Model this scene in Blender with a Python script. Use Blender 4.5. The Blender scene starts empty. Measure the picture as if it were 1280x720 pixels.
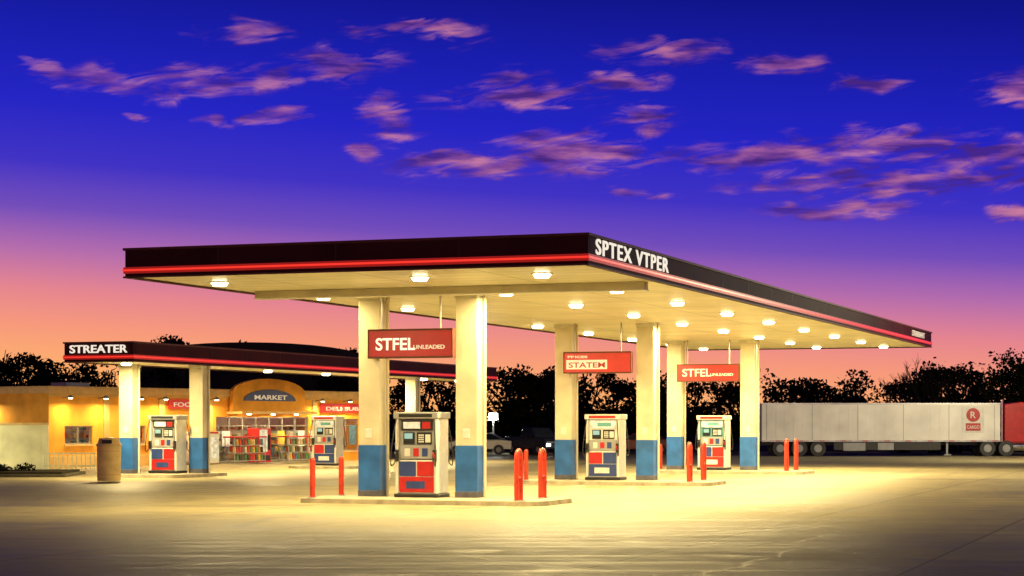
import bpy, bmesh, math, random
import numpy as np
from mathutils import Vector, Matrix, Euler
random.seed(7); rng=np.random.default_rng(7)
R=math.radians
scene=bpy.context.scene
scene.view_settings.view_transform='Standard'; scene.view_settings.look='None'; scene.view_settings.exposure=0

def lin(c):
    o=[]
    for v in c[:3]:
        v/=255.0
        o.append(v/12.92 if v<=0.04045 else ((v+0.055)/1.055)**2.4)
    return (*o,1)

# ------------------------------------------------ materials
MATS={}
def mat(name,col,rough=.5,metal=0,emit=None,es=0,var=.18,scale=3.0,bump=0,spec=.5):
    if name in MATS: return MATS[name]
    m=bpy.data.materials.new(name); m.use_nodes=True; nt=m.node_tree; N=nt.nodes; L=nt.links
    b=N['Principled BSDF']; b.inputs['Roughness'].default_value=rough; b.inputs['Metallic'].default_value=metal
    b.inputs['Specular IOR Level'].default_value=spec
    tc=N.new('ShaderNodeTexCoord'); nz=N.new('ShaderNodeTexNoise'); nz.inputs['Scale'].default_value=scale; nz.inputs['Detail'].default_value=6
    L.new(tc.outputs['Object'],nz.inputs['Vector'])
    rp=N.new('ShaderNodeValToRGB'); c=col
    rp.color_ramp.elements[0].position=.3; rp.color_ramp.elements[1].position=.7
    rp.color_ramp.elements[0].color=(c[0]*(1-var),c[1]*(1-var),c[2]*(1-var),1)
    rp.color_ramp.elements[1].color=(min(1,c[0]*(1+var*.5)),min(1,c[1]*(1+var*.5)),min(1,c[2]*(1+var*.5)),1)
    L.new(nz.outputs['Fac'],rp.inputs[0]); L.new(rp.outputs[0],b.inputs['Base Color'])
    if emit:
        b.inputs['Emission Color'].default_value=(*emit[:3],1); b.inputs['Emission Strength'].default_value=es
    if bump:
        bp=N.new('ShaderNodeBump'); bp.inputs['Strength'].default_value=bump; bp.inputs['Distance'].default_value=.02
        L.new(nz.outputs['Fac'],bp.inputs['Height']); L.new(bp.outputs[0],b.inputs['Normal'])
    MATS[name]=m; return m

m_cream=mat('column_paint',(.68,.62,.45),.45,var=.2,scale=1.3)
m_blue=mat('blue_paint',(.025,.14,.48),.4,var=.35,scale=2)
m_scuff=mat('scuffed_paint',(.10,.10,.13),.6,var=.4,scale=4)
m_fdark=mat('fascia_maroon',(.055,.010,.012),.6,var=.3,scale=.6,spec=.12)
m_fred=mat('fascia_red',(.42,.02,.02),.4,emit=(1,.03,.01),es=.22,var=.1)
m_led=mat('red_led_strip',(.8,.05,.03),.3,emit=(1,.04,.02),es=.95)
m_ftrim=mat('fascia_trim',(.13,.045,.03),.5,spec=.2)
m_letter=mat('lit_letter',(.6,.58,.5),.5,emit=(1,.93,.76),es=.85,var=.02)
m_letter2=mat('sign_lettering',(.65,.62,.55),.4,emit=(1,.9,.75),es=.25,var=.02)
m_lens=mat('lamp_lens',(.9,.9,.8),.3,emit=(1,.88,.55),es=18,var=0)
m_ring=mat('lamp_housing',(.7,.68,.58),.4)
m_roof=mat('roof_membrane',(.12,.11,.1),.8)
m_white=mat('white_metal',(.72,.72,.68),.35,var=.14,scale=4)
m_grey=mat('grey_metal',(.32,.33,.34),.4,var=.15)
m_steel=mat('steel',(.5,.5,.5),.3,metal=.9)
m_black=mat('black_rubber',(.015,.015,.016),.5)
m_glassd=mat('dark_screen',(.02,.03,.035),.08,var=.1)
m_screen=mat('lit_display',(.1,.2,.2),.3,emit=(.5,.8,.75),es=.5)
m_red=mat('red_panel',(.48,.02,.02),.35,var=.2)
m_navy=mat('navy_panel',(.03,.06,.22),.35)
m_teal=mat('teal_panel',(.12,.38,.42),.4)
m_bred=mat('bollard_red',(.66,.045,.015),.42,var=.35,scale=5)
m_kerb=mat('kerb_concrete',(.40,.35,.25),.8,var=.35,scale=3,bump=.4)
m_orange=mat('stucco_orange',(.80,.37,.04),.85,var=.22,scale=1.2,bump=.25)
m_tan=mat('stucco_tan',(.62,.40,.14),.85,var=.15,scale=1.5,bump=.2)
m_trimw=mat('cornice_paint',(.68,.46,.18),.6)
m_frame=mat('window_frame',(.25,.24,.22),.4,metal=.3)
m_tin=mat('tin_roof',(.022,.018,.022),.8,spec=.1,var=.3,scale=.4)
m_bark=mat('bark',(.012,.01,.009),.9,spec=.1)
m_trailer=mat('trailer_white',(.82,.81,.76),.4,var=.18,scale=.7)
m_chrome=mat('chrome',(.7,.7,.7),.15,metal=1)
m_bin=mat('bin_tan',(.78,.56,.2),.6,var=.2)
m_head=mat('headlamp',(.9,.9,.9),.2,emit=(1,.97,.9),es=8)
m_flood=mat('flood_lens',(.9,.9,.9),.2,emit=(.95,1,.92),es=60)
m_tail=mat('tail_lamp',(.5,.02,.02),.3,emit=(1,.05,.02),es=1.5)
m_paper=mat('poster_paper',(.7,.72,.7),.6,emit=(.6,.8,1),es=.15,var=.45,scale=6)

def glass_mat():
    m=bpy.data.materials.new('shop_glass'); m.use_nodes=True; nt=m.node_tree; N=nt.nodes
    o=N['Material Output']; t=N.new('ShaderNodeBsdfTransparent'); t.inputs[0].default_value=(.9,.92,.9,1)
    g=N.new('ShaderNodeBsdfGlossy'); g.inputs['Roughness'].default_value=.05
    mx=N.new('ShaderNodeMixShader'); mx.inputs[0].default_value=.1
    nt.links.new(t.outputs[0],mx.inputs[1]); nt.links.new(g.outputs[0],mx.inputs[2]); nt.links.new(mx.outputs[0],o.inputs[0]); return m
m_glass=glass_mat()

def ceiling_mat():
    m=bpy.data.materials.new('canopy_ceiling'); m.use_nodes=True; nt=m.node_tree; N=nt.nodes; L=nt.links
    b=N['Principled BSDF']; b.inputs['Roughness'].default_value=.38
    tc=N.new('ShaderNodeTexCoord'); br=N.new('ShaderNodeTexBrick')
    br.offset=0; br.inputs['Scale'].default_value=1; br.inputs['Brick Width'].default_value=3.0; br.inputs['Row Height'].default_value=.84
    br.inputs['Mortar Size'].default_value=.02
    br.inputs['Color1'].default_value=(.88,.83,.64,1); br.inputs['Color2'].default_value=(.80,.75,.57,1); br.inputs['Mortar'].default_value=(.30,.27,.19,1)
    L.new(tc.outputs['Object'],br.inputs[0])
    nz=N.new('ShaderNodeTexNoise'); nz.inputs['Scale'].default_value=.5; nz.inputs['Detail'].default_value=5; L.new(tc.outputs['Object'],nz.inputs[0])
    mr=N.new('ShaderNodeMapRange'); mr.inputs[1].default_value=.3; mr.inputs[2].default_value=.7; mr.inputs[3].default_value=.78; mr.inputs[4].default_value=1.02
    L.new(nz.outputs[0],mr.inputs[0])
    mx=N.new('ShaderNodeVectorMath'); mx.operation='SCALE'; L.new(br.outputs[0],mx.inputs[0]); L.new(mr.outputs[0],mx.inputs['Scale'])
    L.new(mx.outputs[0],b.inputs['Base Color']); return m
m_ceil=ceiling_mat()

# ------------------------------------------------ mesh builder
class MB:
    def __init__(s): s.v=[];s.f=[];s.mi=[];s.mats=[]
    def mid(s,m):
        if m not in s.mats: s.mats.append(m)
        return s.mats.index(m)
    def add(s,vs,fs,m):
        o=len(s.v); s.v+= [tuple(v) for v in vs]; i=s.mid(m)
        for f in fs: s.f.append(tuple(o+k for k in f)); s.mi.append(i)
    def box(s,x0,x1,y0,y1,z0,z1,m,M=None):
        vs=[(x0,y0,z0),(x1,y0,z0),(x1,y1,z0),(x0,y1,z0),(x0,y0,z1),(x1,y0,z1),(x1,y1,z1),(x0,y1,z1)]
        if M is not None: vs=[M@Vector(v) for v in vs]
        s.add(vs,[(0,3,2,1),(4,5,6,7),(0,1,5,4),(1,2,6,5),(2,3,7,6),(3,0,4,7)],m)
    def cyl(s,p0,p1,r0,r1,m,n=16):
        p0=Vector(p0);p1=Vector(p1);d=(p1-p0).normalized()
        a=d.cross(Vector((0,0,1)) if abs(d.z)<.9 else Vector((1,0,0))).normalized(); b=d.cross(a)
        vs=[];
        for p,r in((p0,r0),(p1,r1)):
            for k in range(n):
                t=2*math.pi*k/n; vs.append(p+a*math.cos(t)*r+b*math.sin(t)*r)
        fs=[(k,k+n,(k+1)%n+n,(k+1)%n) for k in range(n)]
        fs.append(tuple(range(n))); fs.append(tuple(range(2*n-1,n-1,-1)))
        s.add(vs,fs,m)
    def tube(s,pts,r,m,n=8):
        for a,b in zip(pts[:-1],pts[1:]): s.cyl(a,b,r,r,m,n)
    def prism(s,poly,y0,y1,m):   # poly in xz, extruded in y
        n=len(poly); vs=[(x,y0,z) for x,z in poly]+[(x,y1,z) for x,z in poly]
        fs=[(k,(k+1)%n,(k+1)%n+n,k+n) for k in range(n)]+[tuple(range(n-1,-1,-1)),tuple(range(n,2*n))]
        s.add(vs,fs,m)
    def obj(s,name,parent=None,bevel=0,smooth=False):
        me=bpy.data.meshes.new(name); me.from_pydata(s.v,[],s.f)
        for m in s.mats: me.materials.append(m)
        me.polygons.foreach_set('material_index',s.mi)
        bm=bmesh.new(); bm.from_mesh(me); bmesh.ops.recalc_face_normals(bm,faces=bm.faces); bm.to_mesh(me); bm.free()
        me.update()
        o=bpy.data.objects.new(name,me); scene.collection.objects.link(o)
        if parent: o.parent=parent
        if bevel:
            md=o.modifiers.new('bevel','BEVEL'); md.width=bevel; md.segments=2; md.limit_method='ANGLE'
        if smooth:
            me.polygons.foreach_set('use_smooth',[True]*len(me.polygons))
            md=o.modifiers.new('es','EDGE_SPLIT'); md.split_angle=R(40)
        return o
def empty(name,loc,rz=0):
    e=bpy.data.objects.new(name,None); e.empty_display_size=.5; scene.collection.objects.link(e)
    e.location=loc; e.rotation_euler=(0,0,rz); return e
def text(name,body,size,loc,rot,parent,m,ext=.02,width=None,off=.004,sp=1.0):
    cu=bpy.data.curves.new(name,'FONT'); cu.body=body; cu.size=size; cu.extrude=ext; cu.offset=off; cu.space_character=sp
    cu.align_x='LEFT'; cu.align_y='BOTTOM_BASELINE'; cu.materials.append(m)
    o=bpy.data.objects.new(name,cu); scene.collection.objects.link(o); o.parent=parent; o.location=loc; o.rotation_euler=rot
    if width:
        bpy.context.view_layer.update(); w=o.dimensions.x
        if w>0: o.scale=(width/w,1,1)
    return o
def area(name,loc,power,size,parent=None,rot=(0,0,0),col=(1,.77,.33),spread=180):
    l=bpy.data.lights.new(name,'AREA'); l.shape='DISK'; l.size=size; l.energy=power; l.color=col; l.spread=R(spread)
    o=bpy.data.objects.new(name,l); scene.collection.objects.link(o); o.location=loc; o.rotation_euler=rot
    if parent: o.parent=parent
    return o

A=R(-20.0)
Bv=Vector((math.sin(R(20)),math.cos(R(20)),0)); Av=Vector((-math.cos(R(20)),math.sin(R(20)),0))
C1=Vector((1.67,44.0,0)); C2=Vector((-14.2,75.0,0))
def W(s,t,o=C1): return o+Av*s+Bv*t

# ------------------------------------------------ camera
cam=bpy.data.cameras.new('camera'); co=bpy.data.objects.new('camera',cam); scene.collection.objects.link(co)
co.location=(0,0,2.2); co.rotation_euler=(R(90),0,0); cam.sensor_width=36; cam.lens=36*2500/1280; cam.shift_y=167/1280
cam.clip_end=5000; scene.camera=co

# ------------------------------------------------ world (dusk sky)
w=bpy.data.worlds.new('World'); scene.world=w; w.use_nodes=True; nt=w.node_tree; N=nt.nodes; L=nt.links
bg=N['Background']
def nd(t): return N.new(t)
def mth(op,a,b=None,c=None,clamp=False):
    n=nd('ShaderNodeMath'); n.operation=op; n.use_clamp=clamp
    for i,v in enumerate((a,b,c)):
        if v is None: continue
        if isinstance(v,(int,float)): n.inputs[i].default_value=v
        else: L.new(v,n.inputs[i])
    return n.outputs[0]
tc=nd('ShaderNodeTexCoord'); G=tc.outputs['Generated']
sep=nd('ShaderNodeSeparateXYZ'); L.new(G,sep.inputs[0]); X,Y,Z=sep.outputs
ze=mth('ADD',Z,mth('MULTIPLY',X,.055))
f=mth('DIVIDE',ze,.25,clamp=True)
rp=nd('ShaderNodeValToRGB'); L.new(f,rp.inputs[0]); cr=rp.color_ramp
stops=[(0,(250,168,92)),(.06,(254,174,110)),(.14,(246,152,124)),(.21,(228,132,144)),(.285,(180,108,172)),(.365,(114,76,186)),(.455,(62,48,196)),(.57,(33,34,196)),(.71,(21,26,172)),(.84,(12,17,138)),(1,(6,10,90))]
cr.elements[0].position=0; cr.elements[0].color=lin(stops[0][1]); cr.elements[1].position=1; cr.elements[1].color=lin(stops[-1][1])
for p,c in stops[1:-1]:
    e=cr.elements.new(p); e.color=lin(c)
# clouds
ell=[(150,115,62,13),(75,103,26,7),(262,115,62,15),(345,105,42,13),(355,152,42,8),(195,155,24,6),(282,158,26,6),(310,50,48,14),(540,48,75,10),(440,90,60,14),(490,152,42,20),(455,192,42,8),(660,122,92,16),(790,110,45,10),(812,153,58,12),(840,75,60,11),(590,208,95,14),(715,198,85,21),(985,202,180,12),(1095,190,95,15),(1120,235,170,14),(1240,130,50,18),(1230,215,75,16),(965,90,40,10),(1060,115,40,8),(790,247,36,7),(1250,272,42,9),(1040,265,90,9)]
# cloud banks as sky directions (azimuth sine, elevation sine); slight warp for ragged outlines
wn=nd('ShaderNodeTexNoise'); wn.inputs['Scale'].default_value=38; wn.inputs['Detail'].default_value=2; L.new(G,wn.inputs['Vector'])
wsub=nd('ShaderNodeVectorMath'); wsub.operation='SUBTRACT'; L.new(wn.outputs['Color'],wsub.inputs[0]); wsub.inputs[1].default_value=(.5,.5,.5)
wsc=nd('ShaderNodeVectorMath'); wsc.operation='MULTIPLY'; L.new(wsub.outputs[0],wsc.inputs[0]); wsc.inputs[1].default_value=(.06,.018,0)
cmb=nd('ShaderNodeCombineXYZ'); L.new(X,cmb.inputs[0]); L.new(Z,cmb.inputs[1])
cad=nd('ShaderNodeVectorMath'); cad.operation='ADD'; L.new(cmb.outputs[0],cad.inputs[0]); L.new(wsc.outputs[0],cad.inputs[1])
acc=None
for (u,v,ru,rv) in ell:
    cx=(u-640)/2500; cz=(527-v)/2500; rx=ru/2500*1.6; rz=rv/2500*1.8
    n=nd('ShaderNodeVectorMath'); n.operation='MULTIPLY_ADD'; L.new(cad.outputs[0],n.inputs[0])
    n.inputs[1].default_value=(1/rx,1/rz,0); n.inputs[2].default_value=(-cx/rx,-cz/rz,0)
    l=nd('ShaderNodeVectorMath'); l.operation='LENGTH'; L.new(n.outputs[0],l.inputs[0])
    acc=l.outputs['Value'] if acc is None else mth('MINIMUM',acc,l.outputs['Value'])
mask=mth('SUBTRACT',1.0,acc,clamp=True)
rot=nd('ShaderNodeVectorRotate'); rot.rotation_type='Y_AXIS'; rot.inputs['Angle'].default_value=R(7); L.new(G,rot.inputs[0])
sc=nd('ShaderNodeVectorMath'); sc.operation='MULTIPLY'; L.new(rot.outputs[0],sc.inputs[0]); sc.inputs[1].default_value=(34,6,170)
nz=nd('ShaderNodeTexNoise'); nz.inputs['Scale'].default_value=1.0; nz.inputs['Detail'].default_value=7; nz.inputs['Roughness'].default_value=.62; nz.inputs['Distortion'].default_value=.9
L.new(sc.outputs[0],nz.inputs['Vector'])
cl=mth('ADD',mth('MULTIPLY',nz.outputs['Fac'],1.3),mth('MULTIPLY',mask,.46))
mr=nd('ShaderNodeMapRange'); mr.interpolation_type='SMOOTHSTEP'; mr.inputs[1].default_value=.70; mr.inputs[2].default_value=1.12; L.new(cl,mr.inputs[0])
pres=mth('MULTIPLY',mr.outputs[0],mth('MULTIPLY',mask,2.4,clamp=True))
side=nd('ShaderNodeMapRange'); side.inputs[1].default_value=-.2; side.inputs[2].default_value=0; side.inputs[3].default_value=.62; side.inputs[4].default_value=.92; L.new(X,side.inputs[0])
pres=mth('MULTIPLY',pres,side.outputs[0])
cc=nd('ShaderNodeValToRGB')
sc2=nd('ShaderNodeVectorMath'); sc2.operation='MULTIPLY'; L.new(G,sc2.inputs[0]); sc2.inputs[1].default_value=(30,10,170)
nz2=nd('ShaderNodeTexNoise'); nz2.inputs['Detail'].default_value=4; nz2.inputs['Scale'].default_value=1; L.new(sc2.outputs[0],nz2.inputs['Vector'])
L.new(nz2.outputs[0],cc.inputs[0])
cc.color_ramp.elements[0].position=.38; cc.color_ramp.elements[0].color=lin((72,36,124)); cc.color_ramp.elements[1].position=.68; cc.color_ramp.elements[1].color=lin((208,128,156))
e=cc.color_ramp.elements.new(.5); e.color=lin((134,72,146))
mix=nd('ShaderNodeMix'); mix.data_type='RGBA'; L.new(pres,mix.inputs[0]); L.new(rp.outputs[0],mix.inputs[6]); L.new(cc.outputs[0],mix.inputs[7])
zf=nd('ShaderNodeMapRange'); zf.inputs[1].default_value=.22; zf.inputs[2].default_value=.5; L.new(Z,zf.inputs[0])
mix2=nd('ShaderNodeMix'); mix2.data_type='RGBA'; L.new(zf.outputs[0],mix2.inputs[0]); L.new(mix.outputs[2],mix2.inputs[6]); mix2.inputs[7].default_value=(.003,.004,.022,1)
sky=nd('ShaderNodeTexSky'); sky.sky_type='NISHITA'; sky.sun_disc=False; sky.sun_elevation=R(-4); sky.sun_rotation=R(-25)
sk=nd('ShaderNodeVectorMath'); sk.operation='SCALE'; L.new(sky.outputs[0],sk.inputs[0]); sk.inputs['Scale'].default_value=.02
ad=nd('ShaderNodeVectorMath'); ad.operation='ADD'; L.new(mix2.outputs[2],ad.inputs[0]); L.new(sk.outputs[0],ad.inputs[1])
L.new(ad.outputs[0],bg.inputs[0]); bg.inputs[1].default_value=1.0

# ------------------------------------------------ ground
def ground_mat():
    m=bpy.data.materials.new('forecourt_concrete'); m.use_nodes=True; nt=m.node_tree; N=nt.nodes; L=nt.links
    b=N['Principled BSDF']
    tc=N.new('ShaderNodeTexCoord'); mp=N.new('ShaderNodeMapping'); mp.inputs['Rotation'].default_value=(0,0,R(20)); L.new(tc.outputs['Object'],mp.inputs[0])
    br=N.new('ShaderNodeTexBrick'); br.offset=0; br.inputs['Scale'].default_value=1; br.inputs['Brick Width'].default_value=4.6; br.inputs['Row Height'].default_value=4.6
    br.inputs['Mortar Size'].default_value=.03; br.inputs['Mortar Smooth'].default_value=.3
    br.inputs['Color1'].default_value=(.45,.38,.20,1); br.inputs['Color2'].default_value=(.36,.305,.165,1); br.inputs['Mortar'].default_value=(.12,.10,.06,1)
    L.new(mp.outputs[0],br.inputs[0])
    def noise(scale,det,vec,rough=.6):
        n=N.new('ShaderNodeTexNoise'); n.inputs['Scale'].default_value=scale; n.inputs['Detail'].default_value=det; n.inputs['Roughness'].default_value=rough; L.new(vec,n.inputs['Vector']); return n.outputs['Fac']
    def mrg(i,a,b_,c,d):
        n=N.new('ShaderNodeMapRange'); L.new(i,n.inputs[0]); n.inputs[1].default_value=a;n.inputs[2].default_value=b_;n.inputs[3].default_value=c;n.inputs[4].default_value=d; return n.outputs[0]
    def mul(a,b_):
        n=N.new('ShaderNodeMath'); n.operation='MULTIPLY'; L.new(a,n.inputs[0]); L.new(b_,n.inputs[1]); return n.outputs[0]
    n1=mrg(noise(.12,6,mp.outputs[0]),.32,.68,.68,1.14)
    n2=mrg(noise(1.3,7,mp.outputs[0],.7),.3,.7,.72,1.16)
    n3=mrg(noise(40,3,mp.outputs[0]),.3,.7,.82,1.14)
    mp2=N.new('ShaderNodeMapping'); mp2.inputs['Rotation'].default_value=(0,0,R(62)); mp2.inputs['Scale'].default_value=(.06,2.2,1); L.new(tc.outputs['Object'],mp2.inputs[0])
    n4=mrg(noise(1,5,mp2.outputs[0]),.50,.64,1.0,.6)
    mp3=N.new('ShaderNodeMapping'); mp3.inputs['Rotation'].default_value=(0,0,R(-8)); mp3.inputs['Scale'].default_value=(.05,1.5,1); L.new(tc.outputs['Object'],mp3.inputs[0])
    n5=mrg(noise(1,5,mp3.outputs[0]),.52,.66,1.0,.62)
    n6=mrg(noise(.55,3,mp.outputs[0],.4),.64,.74,1.0,.5)
    vo=N.new('ShaderNodeTexVoronoi'); vo.feature='DISTANCE_TO_EDGE'; vo.inputs['Scale'].default_value=.16
    wv=N.new('ShaderNodeTexNoise'); wv.inputs['Scale'].default_value=.8; wv.inputs['Detail'].default_value=4; L.new(mp.outputs[0],wv.inputs['Vector'])
    wa=N.new('ShaderNodeVectorMath'); wa.operation='MULTIPLY_ADD'; L.new(wv.outputs['Color'],wa.inputs[0]); wa.inputs[1].default_value=(1.4,1.4,0); L.new(mp.outputs[0],wa.inputs[2]); L.new(wa.outputs[0],vo.inputs['Vector'])
    n7=mrg(vo.outputs['Distance'],.001,.006,.5,1.0)
    k=mul(mul(mul(n1,n2),n3),mul(mul(n4,n5),mul(n6,n7)))
    s=N.new('ShaderNodeVectorMath'); s.operation='SCALE'; L.new(br.outputs[0],s.inputs[0]); L.new(k,s.inputs['Scale']); L.new(s.outputs[0],b.inputs['Base Color'])
    L.new(mrg(k,.4,1.1,.42,.68),b.inputs['Roughness'])
    b.inputs['Specular IOR Level'].default_value=.35
    bp=N.new('ShaderNodeBump'); bp.inputs['Strength'].default_value=.4; bp.inputs['Distance'].default_value=.02; L.new(noise(9,6,mp.outputs[0],.7),bp.inputs['Height']); L.new(bp.outputs[0],b.inputs['Normal'])
    return m
m_ground=ground_mat()
b=MB(); b.add([(-900,-60,0),(900,-60,0),(900,1800,0),(-900,1800,0)],[(0,1,2,3)],m_ground); b.obj('ground')
m_grass=mat('dry_grass',(.02,.022,.01),.95,var=.5,scale=1.5,bump=.6,spec=.1)
b=MB(); b.add([(-600,146,.004),(600,146,.004),(600,1500,.004),(-600,1500,.004)],[(0,1,2,3)],m_grass); b.obj('field')
vs=[];fs=[];n=90
for j in range(5):
    for i in range(n+1):
        x=-280+560*i/n; y=215+j*30
        prof=[0,.75,1,.8,0][j]
        z=prof*(4.6+1.6*math.sin(i*.21+1)+.8*math.sin(i*.57))
        vs.append((x,y,z))
for j in range(4):
    for i in range(n): k=j*(n+1)+i; fs.append((k,k+1,k+n+2,k+n+1))
b=MB(); b.add(vs,fs,m_grass); b.obj('hill',smooth=True)

# ------------------------------------------------ canopies
def canopy(C,w,Lh,z0,z1,cols,lights,beams,power,bluez=1.55):
    E=empty('gas_station_canopy',C,A)
    h=z1-z0; T=.14
    b=MB()
    b.box(-w,0,0,T,z0,z1,m_fdark); b.box(-w,0,Lh-T,Lh,z0,z1,m_fdark)
    b.box(-w,-w+T,T,Lh-T,z0,z1,m_fdark); b.box(-T,0,T,Lh-T,z0,z1,m_fdark)
    b.obj('fascia',E,bevel=.015)
    b=MB()
    def ring(p,a,c,m):
        b.box(-w-p,p,-p,-.001,a,c,m); b.box(-w-p,p,Lh+.001,Lh+p,a,c,m)
        b.box(-w-p,-w-.001,0,Lh,a,c,m); b.box(.001,p,0,Lh,a,c,m)
    ring(.03,z0+.14*h,z0+.36*h,m_fred); ring(.05,z0+.225*h,z0+.285*h,m_led); ring(.035,z0-.01,z0+.045*h,m_ftrim); ring(.04,z1-.04,z1+.02,m_ftrim)
    y=3.05
    while y<Lh-1:
        b.box(.001,.006,y-.012,y+.012,z0+.37*h,z1-.045,m_black); b.box(-w-.006,-w-.001,y-.012,y+.012,z0+.37*h,z1-.045,m_black); y+=3.05
    x=-3.05
    while x>-w+1:
        b.box(x-.012,x+.012,-.006,-.001,z0+.37*h,z1-.045,m_black); x-=3.05
    b.obj('fascia_red_band',E)
    b=MB(); b.box(-w+T+.005,-T-.005,T+.005,Lh-T-.005,z0+.03,z0+.12,m_ceil); b.obj('ceiling',E)
    b=MB(); b.box(-w+T+.01,-T-.01,T+.01,Lh-T-.01,z1-.22,z1-.12,m_roof); b.obj('roof_deck',E)
    b=MB()
    for (s,t,wd) in cols:
        hw=wd/2
        b.box(-s-hw,-s+hw,t-hw,t+hw,bluez,z0+.03,m_cream)
        b.box(-s-hw-.012,-s+hw+.012,t-hw-.012,t+hw+.012,.14,bluez,m_blue)
        b.box(-s-hw-.02,-s+hw+.02,t-hw-.02,t+hw+.02,.141,.3,m_scuff)
        b.box(-s-hw-.05,-s+hw+.05,t-hw-.05,t+hw+.05,.0,.139,m_kerb)
        b.box(-s-hw-.03,-s+hw+.03,t-hw-.03,t+hw+.03,z0-.10,z0+.029,m_ring)
        b.cyl((-s+hw+.07,t+.1,.14),(-s+hw+.07,t+.1,z0+.02),.045,.045,m_cream,10)
        b.box(-s-.10,-s+.10,t-hw-.02,t-hw-.003,1.75,2.0,m_white)
    b.obj('columns',E,bevel=.02)
    if beams:
        b=MB()
        for (t,s0,s1) in beams:
            b.box(-s1,-s0,t-.16,t+.16,z0-.16,z0+.028,m_cream)
            b.box(-s1-.02,-s0+.02,t-.2,t+.2,z0-.19,z0-.161,m_ring)
        b.obj('beams',E,bevel=.01)
    b=MB()
    for i,(s,t) in enumerate(lights):
        b.cyl((-s,t,z0+.03),(-s,t,z0+.0),.27,.25,m_ring,20)
        b.cyl((-s,t,z0-.001),(-s,t,z0-.075),.21,.16,m_lens,20)
        area('canopy_light',(-s,t,z0-.09),power*random.uniform(.8,1.2),.34,E)
    b.obj('light_fixtures',E)
    return E
isl=[(8.9,6.22,9.1),(26.2,6.22,9.25),(41.8,6.22,9.45)]
cols=[]
for T,s0,s1 in isl: cols+=[(s0,T,.62),(s1,T,.62)]
lights=[(s,t) for t in (2.4,8.4,14.4,20.4,26.4,32.4,38.4,44.4,50.2) for s in (1.9,5.0,10.4)]
E1=canopy(C1,11.66,52.1,5.65,6.34,cols,lights,[(6.0,.4,11.2)],560)
text('sign_letters','SPTEX VTPER',.50,(.02,.5,5.93),(R(90),0,R(90)),E1,m_letter,width=6.0,off=.004,sp=1.15,ext=.012)
text('small_letters','STOREMART',.34,(.02,46.2,5.97),(R(90),0,R(90)),E1,m_letter2,width=3.6)
c2cols=[(.45,5.9,.6),(2.55,4.0,.6),(.45,28,.55),(2.55,28,.55)]
lights2=[(1.5,t) for t in (2,8,14,20,26,32,37)]
E2=canopy(C2,3.0,39,4.45,5.2,c2cols,lights2,[],700)
text('sign_letters','STREATER',.42,(-2.75,-.04,4.80),(R(90),0,0),E2,m_letter,width=2.5,off=.006)

# ------------------------------------------------ islands
def island(s0,s1,t0,t1,C):
    c=C+Av*((s0+s1)/2)+Bv*((t0+t1)/2); E=empty('pump_island',c,A)
    hx=(s1-s0)/2; hy=(t1-t0)/2; r=min(.6,hy*.8)
    poly=[]
    for cx,cy,a0 in((hx-r,hy-r,0),(-hx+r,hy-r,90),(-hx+r,-hy+r,180),(hx-r,-hy+r,270)):
        for k in range(7):
            a=R(a0+15*k); poly.append((cx+r*math.cos(a),cy+r*math.sin(a)))
    n=len(poly); b=MB()
    vs=[(x,y,0) for x,y in poly]+[(x*.995,y*.985,.13) for x,y in poly]
    b.add(vs,[(k,(k+1)%n,(k+1)%n+n,k+n) for k in range(n)]+[tuple(range(n,2*n))],m_kerb)
    b.obj('kerb',E,bevel=.015)
for T,s0,s1 in isl: island(3.5,10.6,T-2.0,T+1.1,C1)
island(-.3,3.2,2.9,7.3,C2); island(-.3,3.2,19,21.5,C2)

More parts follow.
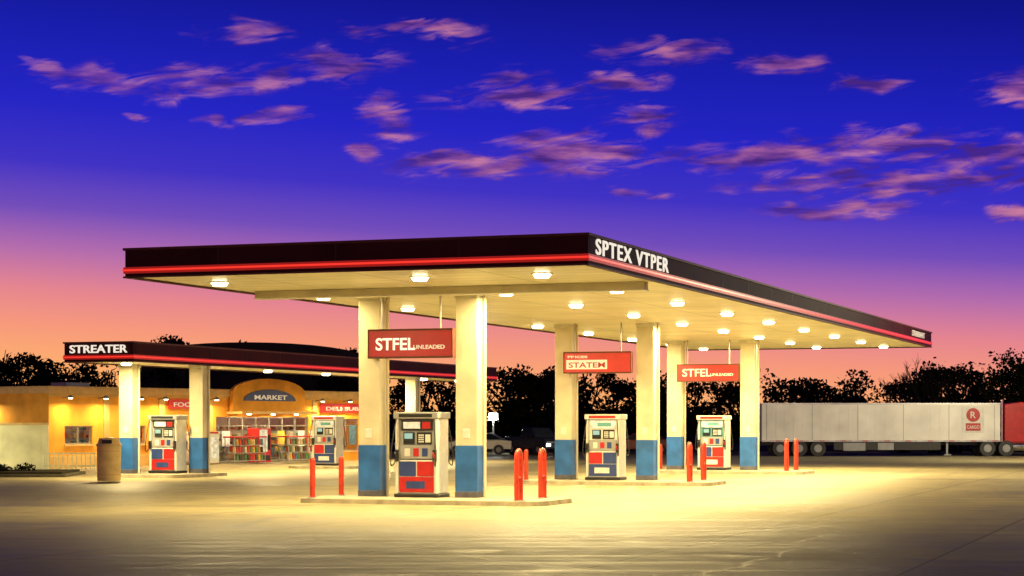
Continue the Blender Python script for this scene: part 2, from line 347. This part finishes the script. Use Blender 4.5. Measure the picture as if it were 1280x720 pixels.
# ------------------------------------------------ pumps
def pump(loc,rz,var=0,H=2.33):
    E=empty('fuel_pump',loc,rz)
    w=.62; d=.42
    top=[m_grey,m_white,m_teal][var%3]; low=[m_red,m_navy,m_red][var%3]; pil=m_white
    b=MB(); b.box(-w-.03,w+.03,-d-.03,d+.03,0,.1,m_black)
    b.box(-w+.09,w-.09,-d+.04,d-.04,.1,1.02,m_white)
    b.box(-w+.09,w-.09,-d+.1,d-.1,1.02,H-.18,top)
    b.box(-w,-w+.085,-d,d,.1,H-.18,pil); b.box(w-.085,w,-d,d,.1,H-.18,pil)
    b.box(-w-.04,w+.04,-d-.05,d+.05,H-.18,H,m_grey if var==0 else pil)
    b.obj('cabinet',E,bevel=.025)
    b=MB()
    for sgn in(-1,1):
        def pb(x0,x1,z0,z1,y,m,th=.02):
            a=sgn*y; c=sgn*(y+th); b.box(x0,x1,min(a,c),max(a,c),z0,z1,m)
        y=d-.04
        pb(-w+.11,w-.11,.14,.56,y,low); pb(-w+.11,-.02,.58,.98,y,m_navy if low is m_red else m_red); pb(.02,w-.11,.58,.98,y,low)
        pb(-.3,.25,.24,.44,y+.021,m_white if var else m_navy,.006)
        y=d-.1
        pb(-w+.12,w-.12,1.06,1.42,y,m_grey,.05)
        pb(-.40,-.08,1.46,1.78,y,m_glassd,.04); pb(-.37,-.13,1.60,1.75,y+.041,m_screen,.006)
        pb(.0,.42,1.46,1.78,y,m_glassd,.04)
        for i in range(4):
            for j in range(3): pb(.05+j*.055,.09+j*.055,1.50+i*.06,1.54+i*.06,y+.041,m_white,.008)
        pb(.25,.40,1.5,1.72,y+.041,m_white,.008)
        pb(-.46,.46,1.83,H-.22,y,m_glassd if var%3==0 else m_paper,.05)
        if var%3==0: pb(-.40,.1,1.88,H-.27,y+.051,m_paper,.006); pb(.16,.40,1.88,H-.27,y+.051,m_red,.006)
        else: pb(-.2,.3,1.9,H-.3,y+.051,m_teal,.006)
        for i in range(3):
            pb(-.36+i*.26,-.20+i*.26,1.12,1.34,y+.051,[m_white,m_red,m_navy][i],.01)
        pb(-w+.13,w-.13,H-.14,H-.05,d+.051,m_red if var else m_glassd,.008)
        for i,xx in enumerate((-.56,.56)):
            yy=sgn*(d+.05)
            b.box(xx-.05,xx+.05,min(sgn*d,sgn*(d+.07)),max(sgn*d,sgn*(d+.07)),.98,1.3,m_black)
            b.cyl((xx,yy,1.08),(xx,yy+sgn*.10,1.22),.03,.025,m_red if i else m_black,8)
            pts=[]
            for k in range(15):
                t=k/14; pts.append((xx+(.10*math.sin(math.pi*t))*(1 if xx>0 else -1),sgn*(d+.06+.16*math.sin(math.pi*t)),(1.05*(1-t)+ (H-.2)*t)-.72*math.sin(math.pi*t)*(1-.4*t)))
            b.tube(pts,.016,m_black,6)
    b.obj('panels_and_nozzles',E)
pz=.13
pump(W(7.65,8.9)+Vector((0,0,pz)),A,0); pump(W(7.75,26.2)+Vector((0,0,pz)),A,1); pump(W(7.75,41.8)+Vector((0,0,pz)),A,2)
pump(W(1.5,5.2,C2)+Vector((0,0,pz)),A,0); pump(W(1.5,20.2,C2)+Vector((0,0,pz)),A,1)

# ------------------------------------------------ hanging signs
m_signred=mat('sign_red',(.36,.012,.02),.4,emit=(1,.02,.03),es=.10,var=.15)
m_signred2=mat('sign_red_lit',(.45,.02,.02),.4,emit=(1,.04,.02),es=.16,var=.15)
def hsign(s0,s1,t,z0,z1,kind=0):
    c=W((s0+s1)/2,t); E=empty('hanging_sign',c,A); hw=(s1-s0)/2
    b=MB(); b.box(-hw,hw,-.1,.1,z0,z1,m_signred2 if kind else m_signred); b.box(-hw-.03,hw+.03,-.12,.12,z1,z1+.05,m_ftrim); b.box(-hw-.03,hw+.03,-.12,.12,z0-.05,z0,m_ftrim)
    b.box(-hw-.03,-hw,-.12,.12,z0,z1,m_ftrim); b.box(hw,hw+.03,-.12,.12,z0,z1,m_ftrim)
    b.obj('sign_box',E)
    b=MB()
    for x in(-hw*.7,hw*.7): b.cyl((x,0,z1+.05),(x,0,5.68),.03,.03,m_steel,8)
    b.obj('hangers',E)
    if kind==1:
        b=MB(); b.box(-hw+.08,hw*.30,-.108,-.101,z0+.10,z1-.24,m_letter2); b.obj('white_panel',E)
        text('letters','STATEM',.26,(-hw+.16,-.112,z0+.16),(R(90),0,0),E,m_signred,ext=.004,width=hw*1.1)
        text('letters_small','PRICES',.11,(-hw*.9,-.105,z1-.17),(R(90),0,0),E,m_letter2,ext=.004,width=hw*.6)
    else:
        text('letters','STFEL',.46,(-hw+.2,-.105,z0+.18),(R(90),0,0),E,m_letter if kind==0 else m_letter2,ext=.01,width=hw*.95,off=.008)
        text('letters_small','UNLEADED',.15,(hw*.08,-.105,z0+.2),(R(90),0,0),E,m_letter2,ext=.01,width=hw*.75)
hsign(6.55,9.0,8.45,3.98,4.68,0)
hsign(6.6,9.05,25.5,3.95,4.62,1); hsign(6.5,9.15,41.1,3.95,4.6,2)

# ------------------------------------------------ bollards
def bollard(loc,h=1.1):
    E=empty('bollard',loc,A); b=MB(); r=.075
    b.cyl((0,0,0),(0,0,h-.06),r,r,m_bred,18); b.cyl((0,0,h-.06),(0,0,h-.015),r,r*.8,m_bred,18); b.cyl((0,0,h-.015),(0,0,h),r*.8,r*.3,m_bred,18)
    b.cyl((0,0,-.01),(0,0,.03),r*1.7,r*1.6,m_grey,18); b.obj('post',E,smooth=True)
def hoop(loc,h=1.3,half=.17,rz=A):
    E=empty('hoop_barrier',loc,rz); b=MB(); r=.06
    pts=[(0,-half,0),(0,-half,h-.22)]
    for k in range(1,9):
        a=math.pi-math.pi*k/8; pts.append((0,half*math.cos(a),h-.22+.2*math.sin(a)))
    pts+=[(0,half,0)]
    for a_,b_ in zip(pts[:-1],pts[1:]):
        d=(Vector(b_)-Vector(a_)).normalized()*.012
        b.cyl(Vector(a_)-d,Vector(b_)+d,r,r,m_bred,14)
    for s in(-half,half): b.cyl((0,s,-.01),(0,s,.03),.12,.115,m_grey,16)
    b.cyl((0,-half,h*.45),(0,half,h*.45),.045,.045,m_bred,12)
    b.obj('tube',E,smooth=True)
for T,_,_ in isl:
    hoop(W(4.25,T-1.6)+Vector((0,0,.12)),1.34); hoop(W(4.25,T+.3)+Vector((0,0,.12)),1.34)
    for t in(T-1.6,T+.25): bollard(W(10.2,t)+Vector((0,0,.12)))

# tan bin left
E=empty('trash_bin',(-14.75,73.2,0)); b=MB()
b.cyl((0,0,.03),(0,0,1.30),.42,.44,m_bin,32); b.cyl((0,0,1.301),(0,0,1.38),.47,.47,m_trimw,32); b.cyl((0,0,1.381),(0,0,1.60),.42,.36,m_bin,32); b.cyl((0,0,1.601),(0,0,1.63),.2,.15,m_trimw,24)
b.cyl((0,0,.25),(0,0,.29),.432,.432,m_trimw,32); b.cyl((0,0,1.1),(0,0,1.14),.447,.447,m_trimw,32); b.box(-.18,.18,-.43,-.36,1.40,1.54,m_black); b.obj('body',E,smooth=True)

# ------------------------------------------------ store
ang=math.atan2(.8235,.569)
S=empty('convenience_store',(-22,95,0),ang)
def wall(b,x0,x1,z1,ops,m):
    xs=x0
    for (a,c,za,zc) in ops:
        if a>xs: b.box(xs,a,0,.25,0,z1,m)
        if za>0: b.box(a,c,0,.25,0,za,m)
        b.box(a,c,0,.25,zc,z1,m); xs=c
    if xs<x1: b.box(xs,x1,0,.25,0,z1,m)
ops=[(1,2.8,1.1,2.0),(4.6,6.4,1.1,2.0),(11.5,18.9,.0,2.45),(20,23.3,.55,2.35)]
b=MB(); wall(b,0,25.5,3.75,ops,m_orange)
b.box(-.0,.25,.251,12,0,3.75,m_orange); b.box(25.25,25.5,.251,12,0,3.75,m_orange); b.box(.251,25.249,11.75,12,0,3.75,m_orange)
b.obj('walls',S)
b=MB(); b.box(.26,25.24,.26,11.74,3.4,3.5,m_roof)
for x,y,s in((6,5,.8),(20,5,.7)): b.box(x-s,x+s,y-s*.7,y+s*.7,3.501,4.2,m_grey)
b.obj('roof_and_vents',S)
b=MB()
b.box(-.12,25.62,-.12,-.002,3.55,3.9,m_trimw); b.box(-.12,-.002,0,12.1,3.55,3.9,m_trimw); b.box(-.05,25.55,-.06,-.002,3.40,3.549,m_tan)
b.box(-.06,11.45,-.05,-.002,0,.55,m_tan)
for x in(3.7,7.5,11.0,19.4,24.6): b.box(x-.2,x+.2,-.07,-.003,.551,3.399,m_tan)
b.obj('cornice',S,bevel=.02)
poly=[(12.4,2.75),(18.2,2.75),(18.2,3.75)]+[(15.3+2.9*math.cos(R(a)),3.75+.75*math.sin(R(a))) for a in range(15,180,15)]+[(12.4,3.75)]
b=MB(); b.prism(poly,-.35,-.13,m_orange)
poly2=[(15.3+2.1*math.cos(R(a)),3.3+.62*math.sin(R(a))) for a in range(0,181,15)]
b.prism(poly2,-.40,-.352,m_navy)
b.box(12.3,18.3,-1.1,-.002,2.6,2.74,m_trimw)
b.obj('pediment',S)
text('letters','MARKET',.34,(14.0,-.41,3.38),(R(90),0,0),S,m_letter2,ext=.01,width=2.6)
b=MB(); b.box(7.9,10.6,-.14,-.075,2.85,3.34,m_fred); b.obj('red_sign',S)
text('letters_red','FOODS',.30,(8.2,-.15,2.97),(R(90),0,0),S,m_letter2,ext=.01,width=2.0)
b=MB(); b.box(19.8,24.2,-.14,-.075,2.7,3.2,m_fred); b.obj('red_sign_2',S)
text('letters_red2','DELI SUBS',.28,(20.2,-.15,2.83),(R(90),0,0),S,m_letter2,ext=.01,width=3.2)
b=MB(); g=MB()
for (a,c,za,zc) in ops:
    nmul=max(2,int((c-a)/1.05)); 
    for i in range(nmul+1):
        x=a+(c-a)*i/nmul; b.box(max(a,x-.035),min(c,x+.035),.05,.14,za,zc,m_frame)
    b.box(a,c,.051,.139,zc-.06,zc-.001,m_frame); b.box(a,c,.051,.139,za+.001,za+.08,m_frame)
    if zc-za>1.6: b.box(a,c,.052,.138,1.95,2.0,m_frame)
    g.box(a,c,.09,.1,za,zc,m_glass)
    if za>0: b.box(a-.06,c+.06,-.08,.0-.002,za-.08,za,m_trimw)
b.obj('window_frames',S); g.obj('window_glass',S)
m_int=mat('interior_wall',(.6,.48,.3),.7); m_intf=mat('interior_floor',(.4,.36,.3),.4)
b=MB(); b.box(.26,25.24,6.5,6.6,.01,3.1,m_int); b.box(.26,25.24,.26,6.5,3.1,3.2,m_int); b.box(.26,25.24,.26,6.5,.005,.02,m_intf); b.obj('interior_shell',S)
prod=[mat('product_%d'%i,c,.5,var=.4,scale=9) for i,c in enumerate([(.6,.05,.04),(.7,.45,.06),(.08,.2,.35),(.7,.65,.55),(.1,.25,.1),(.55,.25,.05),(.25,.1,.08),(.75,.6,.4),(.5,.04,.03),(.12,.08,.05),(.06,.04,.03)])]
b=MB()
for row,yy in((0,1.0),(1,2.8),(2,6.2)):
    x=.8
    while x<24.6:
        if row==2 or (11.6<x<18.5) or 20<x<23:
            for z in(.25,.62,.99,1.36)+((1.75,) if row==2 else ()):
                if random.random()<.15: continue
                wd=random.uniform(.12,.3); xx=x
                b.box(xx,xx+wd,yy,yy+.25,z,z+random.uniform(.12,.3),random.choice(prod))
            b.box(x,x+.32,yy+.26,yy+.3,.1,1.7,m_grey)
        x+=.33
    if row<2:
        for z in(.2,.57,.94,1.31): b.box(11.6,18.6,yy-.02,yy+.25,z,z+.03,m_grey)
b.obj('shelves_of_goods',S)
b=MB()
for x in(2.5,6,12.5,15.3,18,21.6): b.box(x-.6,x+.6,1.9,2.5,3.06,3.098,m_lens); area('interior_light',(x,2.2,3.04),80,.9,S,col=(1,.80,.48))
b.obj('ceiling_panels',S)
b=MB()
for x,z,ww,hh,m in((12,.9,.6,.8,m_paper),(14.3,1.0,.5,.6,prod[0]),(16.4,.9,.55,.8,prod[1]),(18.1,.8,.5,.9,m_paper),(20.2,.9,.7,1.1,m_paper),(21.4,1.0,.6,.9,prod[0]),(22.5,.9,.6,1.1,prod[2])):
    b.box(x,x+ww,.03,.045,z,z+hh,m)
b.obj('posters',S)
b=MB()
for x in(.8,3.1,5.5,7.2,10.9,19.4,21.8,24.6):
    b.cyl((x,-.08,3.32),(x,-.62,3.45),.025,.025,m_frame,8); b.cyl((x,-.62,3.47),(x,-.62,3.32),.06,.16,m_frame,12); b.cyl((x,-.62,3.319),(x,-.62,3.29),.11,.09,m_lens,12)
    area('wall_lamp',(x,-.66,3.26),125,.2,S,rot=(R(-16),0,0),col=(1,.68,.27))
for x in(13.4,15.3,17.2):
    b.cyl((x,-.6,2.60),(x,-.6,2.56),.12,.11,m_lens,12); area('awning_lamp',(x,-.6,2.54),60,.2,S,col=(1,.74,.36))
b.cyl((-.003,4,3.3),(-.4,4,3.4),.025,.025,m_frame,8); b.cyl((-.4,4,3.41),(-.4,4,3.27),.06,.15,m_frame,12)
area('wall_lamp',(-.6,4,3.2),130,.2,S,rot=(0,R(14),0),col=(1,.76,.36))
b.obj('lamp_fixtures',S)

def sw(x,y): 
    return Vector((-22,95,0))+Vector((.569,.8235,0))*x+Vector((-.8235,.569,0))*y
def rack(x,kind,y=-.75):
    E=empty(['ice_chest','vending_machine','merchandise_rack'][kind],sw(x,y),ang); b=MB()
    if kind==0:
        b.box(-.9,.9,-.4,.4,.08,1.55,m_white); b.box(-.95,.95,-.43,.43,1.551,1.7,m_white); b.box(-.85,-.03,-.43,-.401,.3,1.4,m_paper); b.box(.03,.85,-.43,-.401,.3,1.4,m_paper); b.box(-.8,.8,-.45,-.431,1.58,1.68,m_red)
    elif kind==1:
        b.box(-.48,.48,-.4,.4,.05,1.85,m_red); b.box(-.42,.2,-.42,-.401,.6,1.78,m_paper); b.box(.24,.42,-.42,-.401,.7,1.5,m_glassd); b.box(-.42,.42,-.42,-.401,.15,.42,m_black)
    else:
        for z in(.15,.55,.95): b.box(-1.2,1.2,-.35,.35,z,z+.04,m_grey)
        for xx in(-1.2,1.16):
            for yy in(-.35,.31): b.box(xx,xx+.04,yy,yy+.04,0,1.35,m_grey)
        for z in(.19,.59,.99):
            for i in range(11): b.cyl((-1.05+i*.21,-.2,z),(-1.05+i*.21,-.2,z+.3),.09,.07,random.choice(prod),10)
        b.box(-1.25,1.25,-.4,.4,1.36,1.44,m_red)
    b.obj('body',E,bevel=.015)
rack(12.2,2,-1.4); rack(14.0,1); rack(16.4,2,-1.4); rack(19.5,0); rack(9.6,0); rack(7.4,1); rack(24.0,1)

# pale boundary wall, railing, added unseen lamp, planter at far left
m_wallp=mat('boundary_wall_paint',(.70,.68,.44),.75,var=.22,scale=1.1,bump=.2)
E=empty('boundary_wall',(-24.1,90.0,0),R(4)); b=MB()
b.box(-5,3.2,-.1,.1,0,2.05,m_wallp); b.box(-5.05,3.25,-.15,.15,2.051,2.15,m_trimw)
for x in(-4.9,-2.2,.45,3.05): b.box(x-.16,x+.16,-.16,-.101,0,2.05,m_wallp)
b.obj('wall_and_cap',E,bevel=.015)
m_fence=mat('railing_white',(.66,.68,.46),.6,var=.2)
E=empty('railing',(-19.3,89.5,0),R(6)); b=MB()
for i in range(16): b.box(-1.6+i*.2,-1.6+i*.2+.05,-.02,.02,.05,.75,m_fence)
b.box(-1.65,1.5,-.03,.03,.751,.81,m_fence); b.box(-1.65,1.5,.021,.05,.2,.25,m_fence); b.obj('pickets',E)
E=empty('added_wall_lamp',(-25.6,86.4,0)); b=MB(); b.cyl((0,0,0),(0,0,3.5),.05,.04,m_frame,10); b.box(-.2,.2,-.1,.4,3.4,3.5,m_frame); b.box(-.15,.15,0,.35,3.36,3.399,m_lens); b.obj('post',E)
area('added_wall_light',(0,.18,3.34),520,.25,E,rot=(R(30),0,0),col=(1,.92,.5))  # added lamp left of the view, there to brighten the boundary wall
m_soil=mat('planting_bed',(.03,.026,.015),.95,var=.4,scale=3,bump=.5,spec=.1)
m_kdark=mat('kerb_shaded',(.09,.08,.06),.9,var=.4,scale=3,spec=.1)  # shade along the planter kerb, painted in as a dark concrete tone
E=empty('planter_bed',(-22,81.5,0),R(3)); b=MB(); b.box(-8,4.2,-2.4,2.4,0,.12,m_kdark); b.box(-7.8,4.0,-2.2,2.2,.121,.2,m_soil); b.obj('kerb_and_soil',E,bevel=.02)

# warehouse with low barrel roof behind the store
E=empty('warehouse',(-18.2,140,0),R(4)); b=MB()
b.box(-8.6,8.2,0,18,0,6.0,m_tin)
pl=[(-8.8,6.0)]+[(-.2+8.9*math.cos(R(a)),6.0+1.75*math.sin(R(a))**.8) for a in range(170,9,-10)]+[(8.5,6.0)]
b.prism(pl,-.2,18.2,m_tin)
for x in(-5,0,5): b.box(x-1.2,x+1.2,-.05,-.002,0,3.2,m_grey)
b.obj('walls_and_barrel_roof',E)

# ------------------------------------------------ vegetation
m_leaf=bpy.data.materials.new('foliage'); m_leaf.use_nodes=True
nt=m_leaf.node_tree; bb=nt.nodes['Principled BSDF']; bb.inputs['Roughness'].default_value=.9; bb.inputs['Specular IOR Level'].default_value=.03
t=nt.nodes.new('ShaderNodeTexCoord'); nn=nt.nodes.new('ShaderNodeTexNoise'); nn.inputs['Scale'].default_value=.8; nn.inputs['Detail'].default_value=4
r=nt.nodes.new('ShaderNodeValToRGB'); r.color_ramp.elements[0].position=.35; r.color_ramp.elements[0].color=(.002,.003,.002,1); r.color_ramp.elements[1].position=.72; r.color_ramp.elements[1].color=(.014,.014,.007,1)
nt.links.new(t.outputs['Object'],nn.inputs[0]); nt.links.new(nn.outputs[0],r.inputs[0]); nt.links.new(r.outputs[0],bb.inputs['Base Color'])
def leaves(centers,radii,per,size):
    P=[]
    for c,rr in zip(centers,radii):
        d=rng.normal(size=(per,3)); d/=np.linalg.norm(d,axis=1)[:,None]; d*=(rng.random(per)**.45)[:,None]*np.array(rr)
        P.append(np.array(c)+d)
    P=np.concatenate(P); n=len(P)
    a=rng.normal(size=(n,3)); a/=np.linalg.norm(a,axis=1)[:,None]; b_=rng.normal(size=(n,3)); b_-=a*(a*b_).sum(1)[:,None]; b_/=np.linalg.norm(b_,axis=1)[:,None]
    s=(size*(.5+rng.random(n)))[:,None]
    return np.stack([P-a*s,P-b_*s*.6,P+a*s,P+b_*s*.6],1).reshape(-1,3)
def leafobj(name,V,parent=None,extra=None):
    n=len(V)//4; F=np.arange(4*n).reshape(n,4)
    me=bpy.data.meshes.new(name); vs=V.tolist(); fs=F.tolist(); mi=[0]*n
    if extra:
        o=len(vs); vs+=extra.v; fs+=[tuple(o+k for k in f) for f in extra.f]; mi+=[1]*len(extra.f)
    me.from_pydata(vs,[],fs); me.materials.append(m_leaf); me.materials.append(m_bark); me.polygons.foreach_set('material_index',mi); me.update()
    o=bpy.data.objects.new(name,me); scene.collection.objects.link(o)
    if parent: o.parent=parent
    return o
def branch(b,p,d,l,r,depth):
    q=p+d*l; b.cyl(p,q,r,r*.65,m_bark,5)
    if depth==0: return
    for k in range(random.choice((2,3,3))):
        nd_=(d+Vector((random.uniform(-.6,.6),random.uniform(-.6,.6),random.uniform(-.05,.45)))).normalized()
        branch(b,p+d*l*random.uniform(.55,1),nd_,l*random.uniform(.6,.8),r*.6,depth-1)
prof=[(-200,440),(0,445),(40,443),(85,446),(130,436),(180,428),(212,418),(245,424),(300,428),(370,436),(430,440),(480,455),(600,462),(640,458),(700,452),(760,462),(860,468),(950,472),(1010,474),(1060,470),(1100,462),(1140,458),(1180,456),(1215,450),(1250,440),(1300,434),(1500,440)]
pu=[p[0] for p in prof]; pv=[p[1] for p in prof]
cs=[];rs=[];tb=MB()
for layer,(yy,n) in enumerate(((150,42),(166,38))):
    for i in range(n):
        u=-260+1800*(i+random.uniform(-.35,.35))/n; y=yy+random.uniform(-4,4); x=(u-640)/2500*y
        if layer==0 and -29<x<-7: y=max(y,161)
        ht=2.2+(527-np.interp(u,pu,pv))*y/2500*random.uniform(.88,1.06)
        R_=random.uniform(1.6,2.6)
        branch(tb,Vector((x,y,0)),Vector((random.uniform(-.05,.05),0,1)),ht*.45,.16,2)
        for k in range(9):
            z=ht*random.uniform(.2,.95); k2=1.0-.5*(z/ht)**2
            q=random.uniform(.7,1.3); rs.append((q*1.25,q,q*random.uniform(.7,1.1)))
            cs.append((x+random.gauss(0,.55)*R_*k2,y+random.gauss(0,.5)*R_,min(z,ht-q*.7)))
V=leaves(cs,rs,100,.17)
cs=[];rs=[]
for i in range(210):
    x=-70+150*i/210+random.uniform(-.4,.4); y=147+random.uniform(-1.2,1.5); z=random.uniform(.3,2.6)
    if -28<x<-8: y=138
    cs.append((x,y,z)); q=random.uniform(.7,1.2); rs.append((q*1.3,q,q))
V2=leaves(cs,rs,110,.19)
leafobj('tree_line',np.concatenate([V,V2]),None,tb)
def tree(x,y,h,bare=False,R_=2.2):
    E=empty('bare_tree' if bare else 'tree',(x,y,0)); b=MB()
    for k in range(3 if bare else 1): branch(b,Vector((k*.3-.3 if bare else 0,0,0)),Vector((random.uniform(-.15,.15),0,1)).normalized(),h*(.36 if bare else .4),.15,5 if bare else 3)
    b.obj('trunk_and_limbs',E)
    cs=[];rs=[]
    for k in range(30 if not bare else 6):
        a=random.random()*6.28; z=h*random.uniform(.3,.9); rr=R_*math.sin(max(.15,min(1,(h-z)/h*1.7))*math.pi/2)*random.uniform(.2,.95)
        q=random.uniform(.45,.9); cs.append((math.cos(a)*rr,math.sin(a)*rr,z)); rs.append((q*1.2,q,q*.8))
    leafobj('crown',leaves(cs,rs,120 if not bare else 30,.12),E)
for u,y,v,bare,rr in((212,134,412,0,3.0),(20,128,445,0,3.2),(60,130,448,0,2.8),(-20,129,440,0,3),(1168,140,444,1,2),(1130,142,452,1,2),(1195,141,450,1,2),(1262,138,441,0,3.0),(1300,136,436,0,3.2),(655,143,464,0,2.4),(690,143,458,0,2.2),(430,135,440,0,2.4)):
    tree((u-640)/2500*y,y,2.2+(527-v)*y/2500,bool(bare),rr)
cs=[(-28+i*.75+random.uniform(-.2,.2),81.5+random.uniform(-1.4,1.4),.3) for i in range(12)]
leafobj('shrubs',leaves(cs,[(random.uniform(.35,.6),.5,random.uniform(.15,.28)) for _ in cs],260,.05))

# ------------------------------------------------ semi truck
T_=empty('semi_truck',(15.8,128,0),R(1.0)); L_=15.2
b=MB(); b.box(0,L_,-1.25,1.25,.95,3.36,m_trailer); b.obj('trailer_box',T_,bevel=.04)
b=MB()
for i in range(26): b.box(.3+i*.58,.33+i*.58,-1.262,-1.251,1.05,3.28,m_grey if i%5==0 else m_trailer)
b.box(0,L_,-1.275,-1.251,.92,1.03,m_steel); b.box(0,L_,-1.27,-1.251,3.28,3.38,m_steel)
for i in range(22): b.box(.2+i*.69,.2+i*.69+.34,-1.285,-1.276,.95,1.0,m_red if i%2 else m_white)
b.box(0,L_,-.5,.5,.7,.94,m_black)
b.box(4.6,11.4,-1.2,-1.15,.4,.9,m_black)
b.box(11.8,11.92,-1,-.85,.12,.95,m_grey); b.box(11.65,12.1,-1.05,-.8,.05,.12,m_grey)
b.box(5.2,6.6,-1.24,-1.201,.35,.85,m_grey); b.box(7.4,8.4,-1.24,-1.201,.4,.85,m_grey)
b.obj('frame_and_trim',T_)
def wheels(xs,par,yy=-1.2,r=.5,yy2=1.2):
    b=MB()
    for x in xs:
        for y in(yy,yy2):
            s=1 if y<0 else -1
            b.cyl((x,y,r),(x,y+s*.5,r),r,r,m_black,24); b.cyl((x,y-s*.01,r),(x,y+.1*s,r),r*.5,r*.45,m_grey,16)
    b.obj('wheels',par,smooth=True)
wheels((1.2,2.4,3.6),T_); 
b=MB(); b.box(12.75,14.15,-1.285,-1.272,1.5,3.15,m_white)
b.cyl((13.45,-1.286,2.62),(13.45,-1.30,2.62),.44,.44,m_red,24); b.box(12.98,13.92,-1.30,-1.286,1.62,2.10,m_red); b.obj('logo_panel',T_)
text('logo_letters','R',.6,(13.24,-1.305,2.42),(R(90),0,0),T_,m_white,ext=.005)
text('logo_letters_low','CARGO',.3,(13.04,-1.305,1.75),(R(90),0,0),T_,m_white,ext=.005,width=.8)
b=MB(); b.box(14.2,21.2,-.5,.5,.55,.85,m_black)
b.prism([(15.5,.9),(17.9,.9),(18.0,2.4),(17.6,3.25),(16.6,3.45),(15.5,3.3)],-1.15,1.15,m_red)
b.prism([(18.0,.75),(20.9,.75),(21.0,1.6),(20.7,1.8),(18.45,2.0),(18.0,2.35)],-1.0,1.0,m_red)
b.obj('tractor_body',T_,bevel=.05)
b=MB(); b.prism([(16.95,1.9),(17.85,1.9),(17.75,2.5),(16.95,2.55)],-1.17,-1.151,m_glassd); b.cyl((15.35,-1.05,.9),(15.35,-1.05,3.6),.08,.08,m_chrome,12)
b.cyl((16,-1.05,.62),(17.3,-1.05,.62),.28,.28,m_chrome,16); b.box(21.0,21.1,-1,1,.4,.8,m_chrome); b.box(20.98,21.05,-.5,.5,.9,1.6,m_chrome); b.box(20.9,21.02,-.95,-.65,1,1.25,m_head)
b.box(17.7,17.75,-1.4,-1.2,1.8,2.3,m_black); b.obj('tractor_details',T_)
wheels((14.4,15.6,20.0),T_)

# ------------------------------------------------ cars
def car(x,y,rz,paint,kind=0,lights=True):
    E=empty(['parked_car','pickup_truck'][kind],(x,y,0),rz); b=MB()
    if kind==0:
        body=[(-2.2,.35),(2.2,.35),(2.25,.7),(2.1,.86),(1.25,.98),(-1.5,1.02),(-2.2,.95),(-2.28,.6)]
        cab=[(1.2,.97),(.45,1.42),(-.9,1.45),(-1.75,1.0)]; gl=[(1.0,1.0),(.4,1.37),(-.85,1.39),(-1.5,1.03)]
    else:
        body=[(-2.7,.45),(2.6,.45),(2.65,.9),(2.5,1.12),(1.2,1.2),(-2.7,1.2)]
        cab=[(1.2,1.19),(.6,1.8),(-.7,1.82),(-.85,1.19)]; gl=[(1.0,1.23),(.52,1.72),(-.6,1.74),(-.72,1.23)]
    b.prism(body,-.88,.88,paint); n=len(cab)
    vs=[(a,-.82+.16*(z>1.2),z) for a,z in cab]+[(a,.82-.16*(z>1.2),z) for a,z in cab]
    b.add(vs,[(k,(k+1)%n,(k+1)%n+n,k+n) for k in range(n)]+[tuple(range(n)),tuple(range(n,2*n))],paint)
    b.obj('body',E,bevel=.05)
    b=MB()
    for sy in(-1,1):
        vs=[(a,sy*(.835-.14*(z>1.2)),z) for a,z in gl]; b.add(vs,[(0,1,2,3)],m_glassd)
    xf=2.2 if kind==0 else 2.62
    for s in(-1,1): b.box(xf,xf+.09,min(s*.82,s*.55),max(s*.82,s*.55),.62,.78,m_head if lights else m_white)
    xb=-2.3 if kind==0 else -2.73; b.box(xb,xb+.06,-.85,-.6,.65,.85,m_tail); b.box(xb,xb+.06,.6,.85,.65,.85,m_tail)
    b.obj('glass_and_lamps',E)
    wheels((-1.35,1.4) if kind==0 else (-1.7,1.7),E,-.9,.34 if kind==0 else .4,.9)
p1=mat('car_paint_dark',(.03,.035,.045),.25); p2=mat('car_paint_silver',(.35,.36,.37),.3,metal=.5); p3=mat('car_paint_maroon',(.2,.02,.02),.3)
car(1.6,131,R(-60),p1,1); car(-2.2,133,R(178),p2,0,False); car(8.6,134,R(178),p3,0,False); car(-5.6,135,R(190),p3,0,False)

# ------------------------------------------------ added lamp poles, outside the view
def pole(x,y,h,power,target,col=(1,.85,.5)):
    d=(Vector(target)-Vector((x,y,h)))
    rz=math.atan2(d.y,d.x)-math.pi/2
    E=empty('added_lamp_pole',(x,y,0),rz); b=MB()
    b.cyl((0,0,0),(0,0,.5),.2,.2,m_kerb,14); b.cyl((0,0,.5),(0,0,h),.09,.06,m_frame,12); b.cyl((0,0,h-.1),(0,1,h),.04,.04,m_frame,8)
    b.box(-.22,.22,.9,1.55,h-.05,h+.09,m_frame); b.box(-.18,.18,.95,1.5,h-.08,h-.051,m_lens); b.obj('pole_and_head',E)
    hd=math.hypot(d.x,d.y); tilt=math.atan2(hd,h-target[2])
    area('added_pole_light',(0,1.25,h-.12),power,.35,E,rot=(tilt*.85,0,0),col=col)
pole(33.5,108,8.5,4200,(23,128,1.5)); pole(27,82,8.5,2400,(18,84,0))  # both poles are additions out of frame, brightening the trailer and ground nearby
# low floodlight at the back of the lot
E=empty('floodlight',(-1.3,138,0)); b=MB(); b.cyl((0,0,0),(0,0,2.3),.07,.07,m_frame,10)
b.box(-.35,.35,-.02,.16,2.28,2.82,m_frame); b.box(-.29,.29,-.05,-.021,2.34,2.76,m_flood)
for s in(-.38,.36): b.box(s,s+.02,-.02,.08,2.2,2.6,m_frame)
b.obj('pole_and_head',E)
area('flood_light',(0,-.12,2.55),350,.3,E,rot=(R(65),0,0),col=(.95,1,.9))
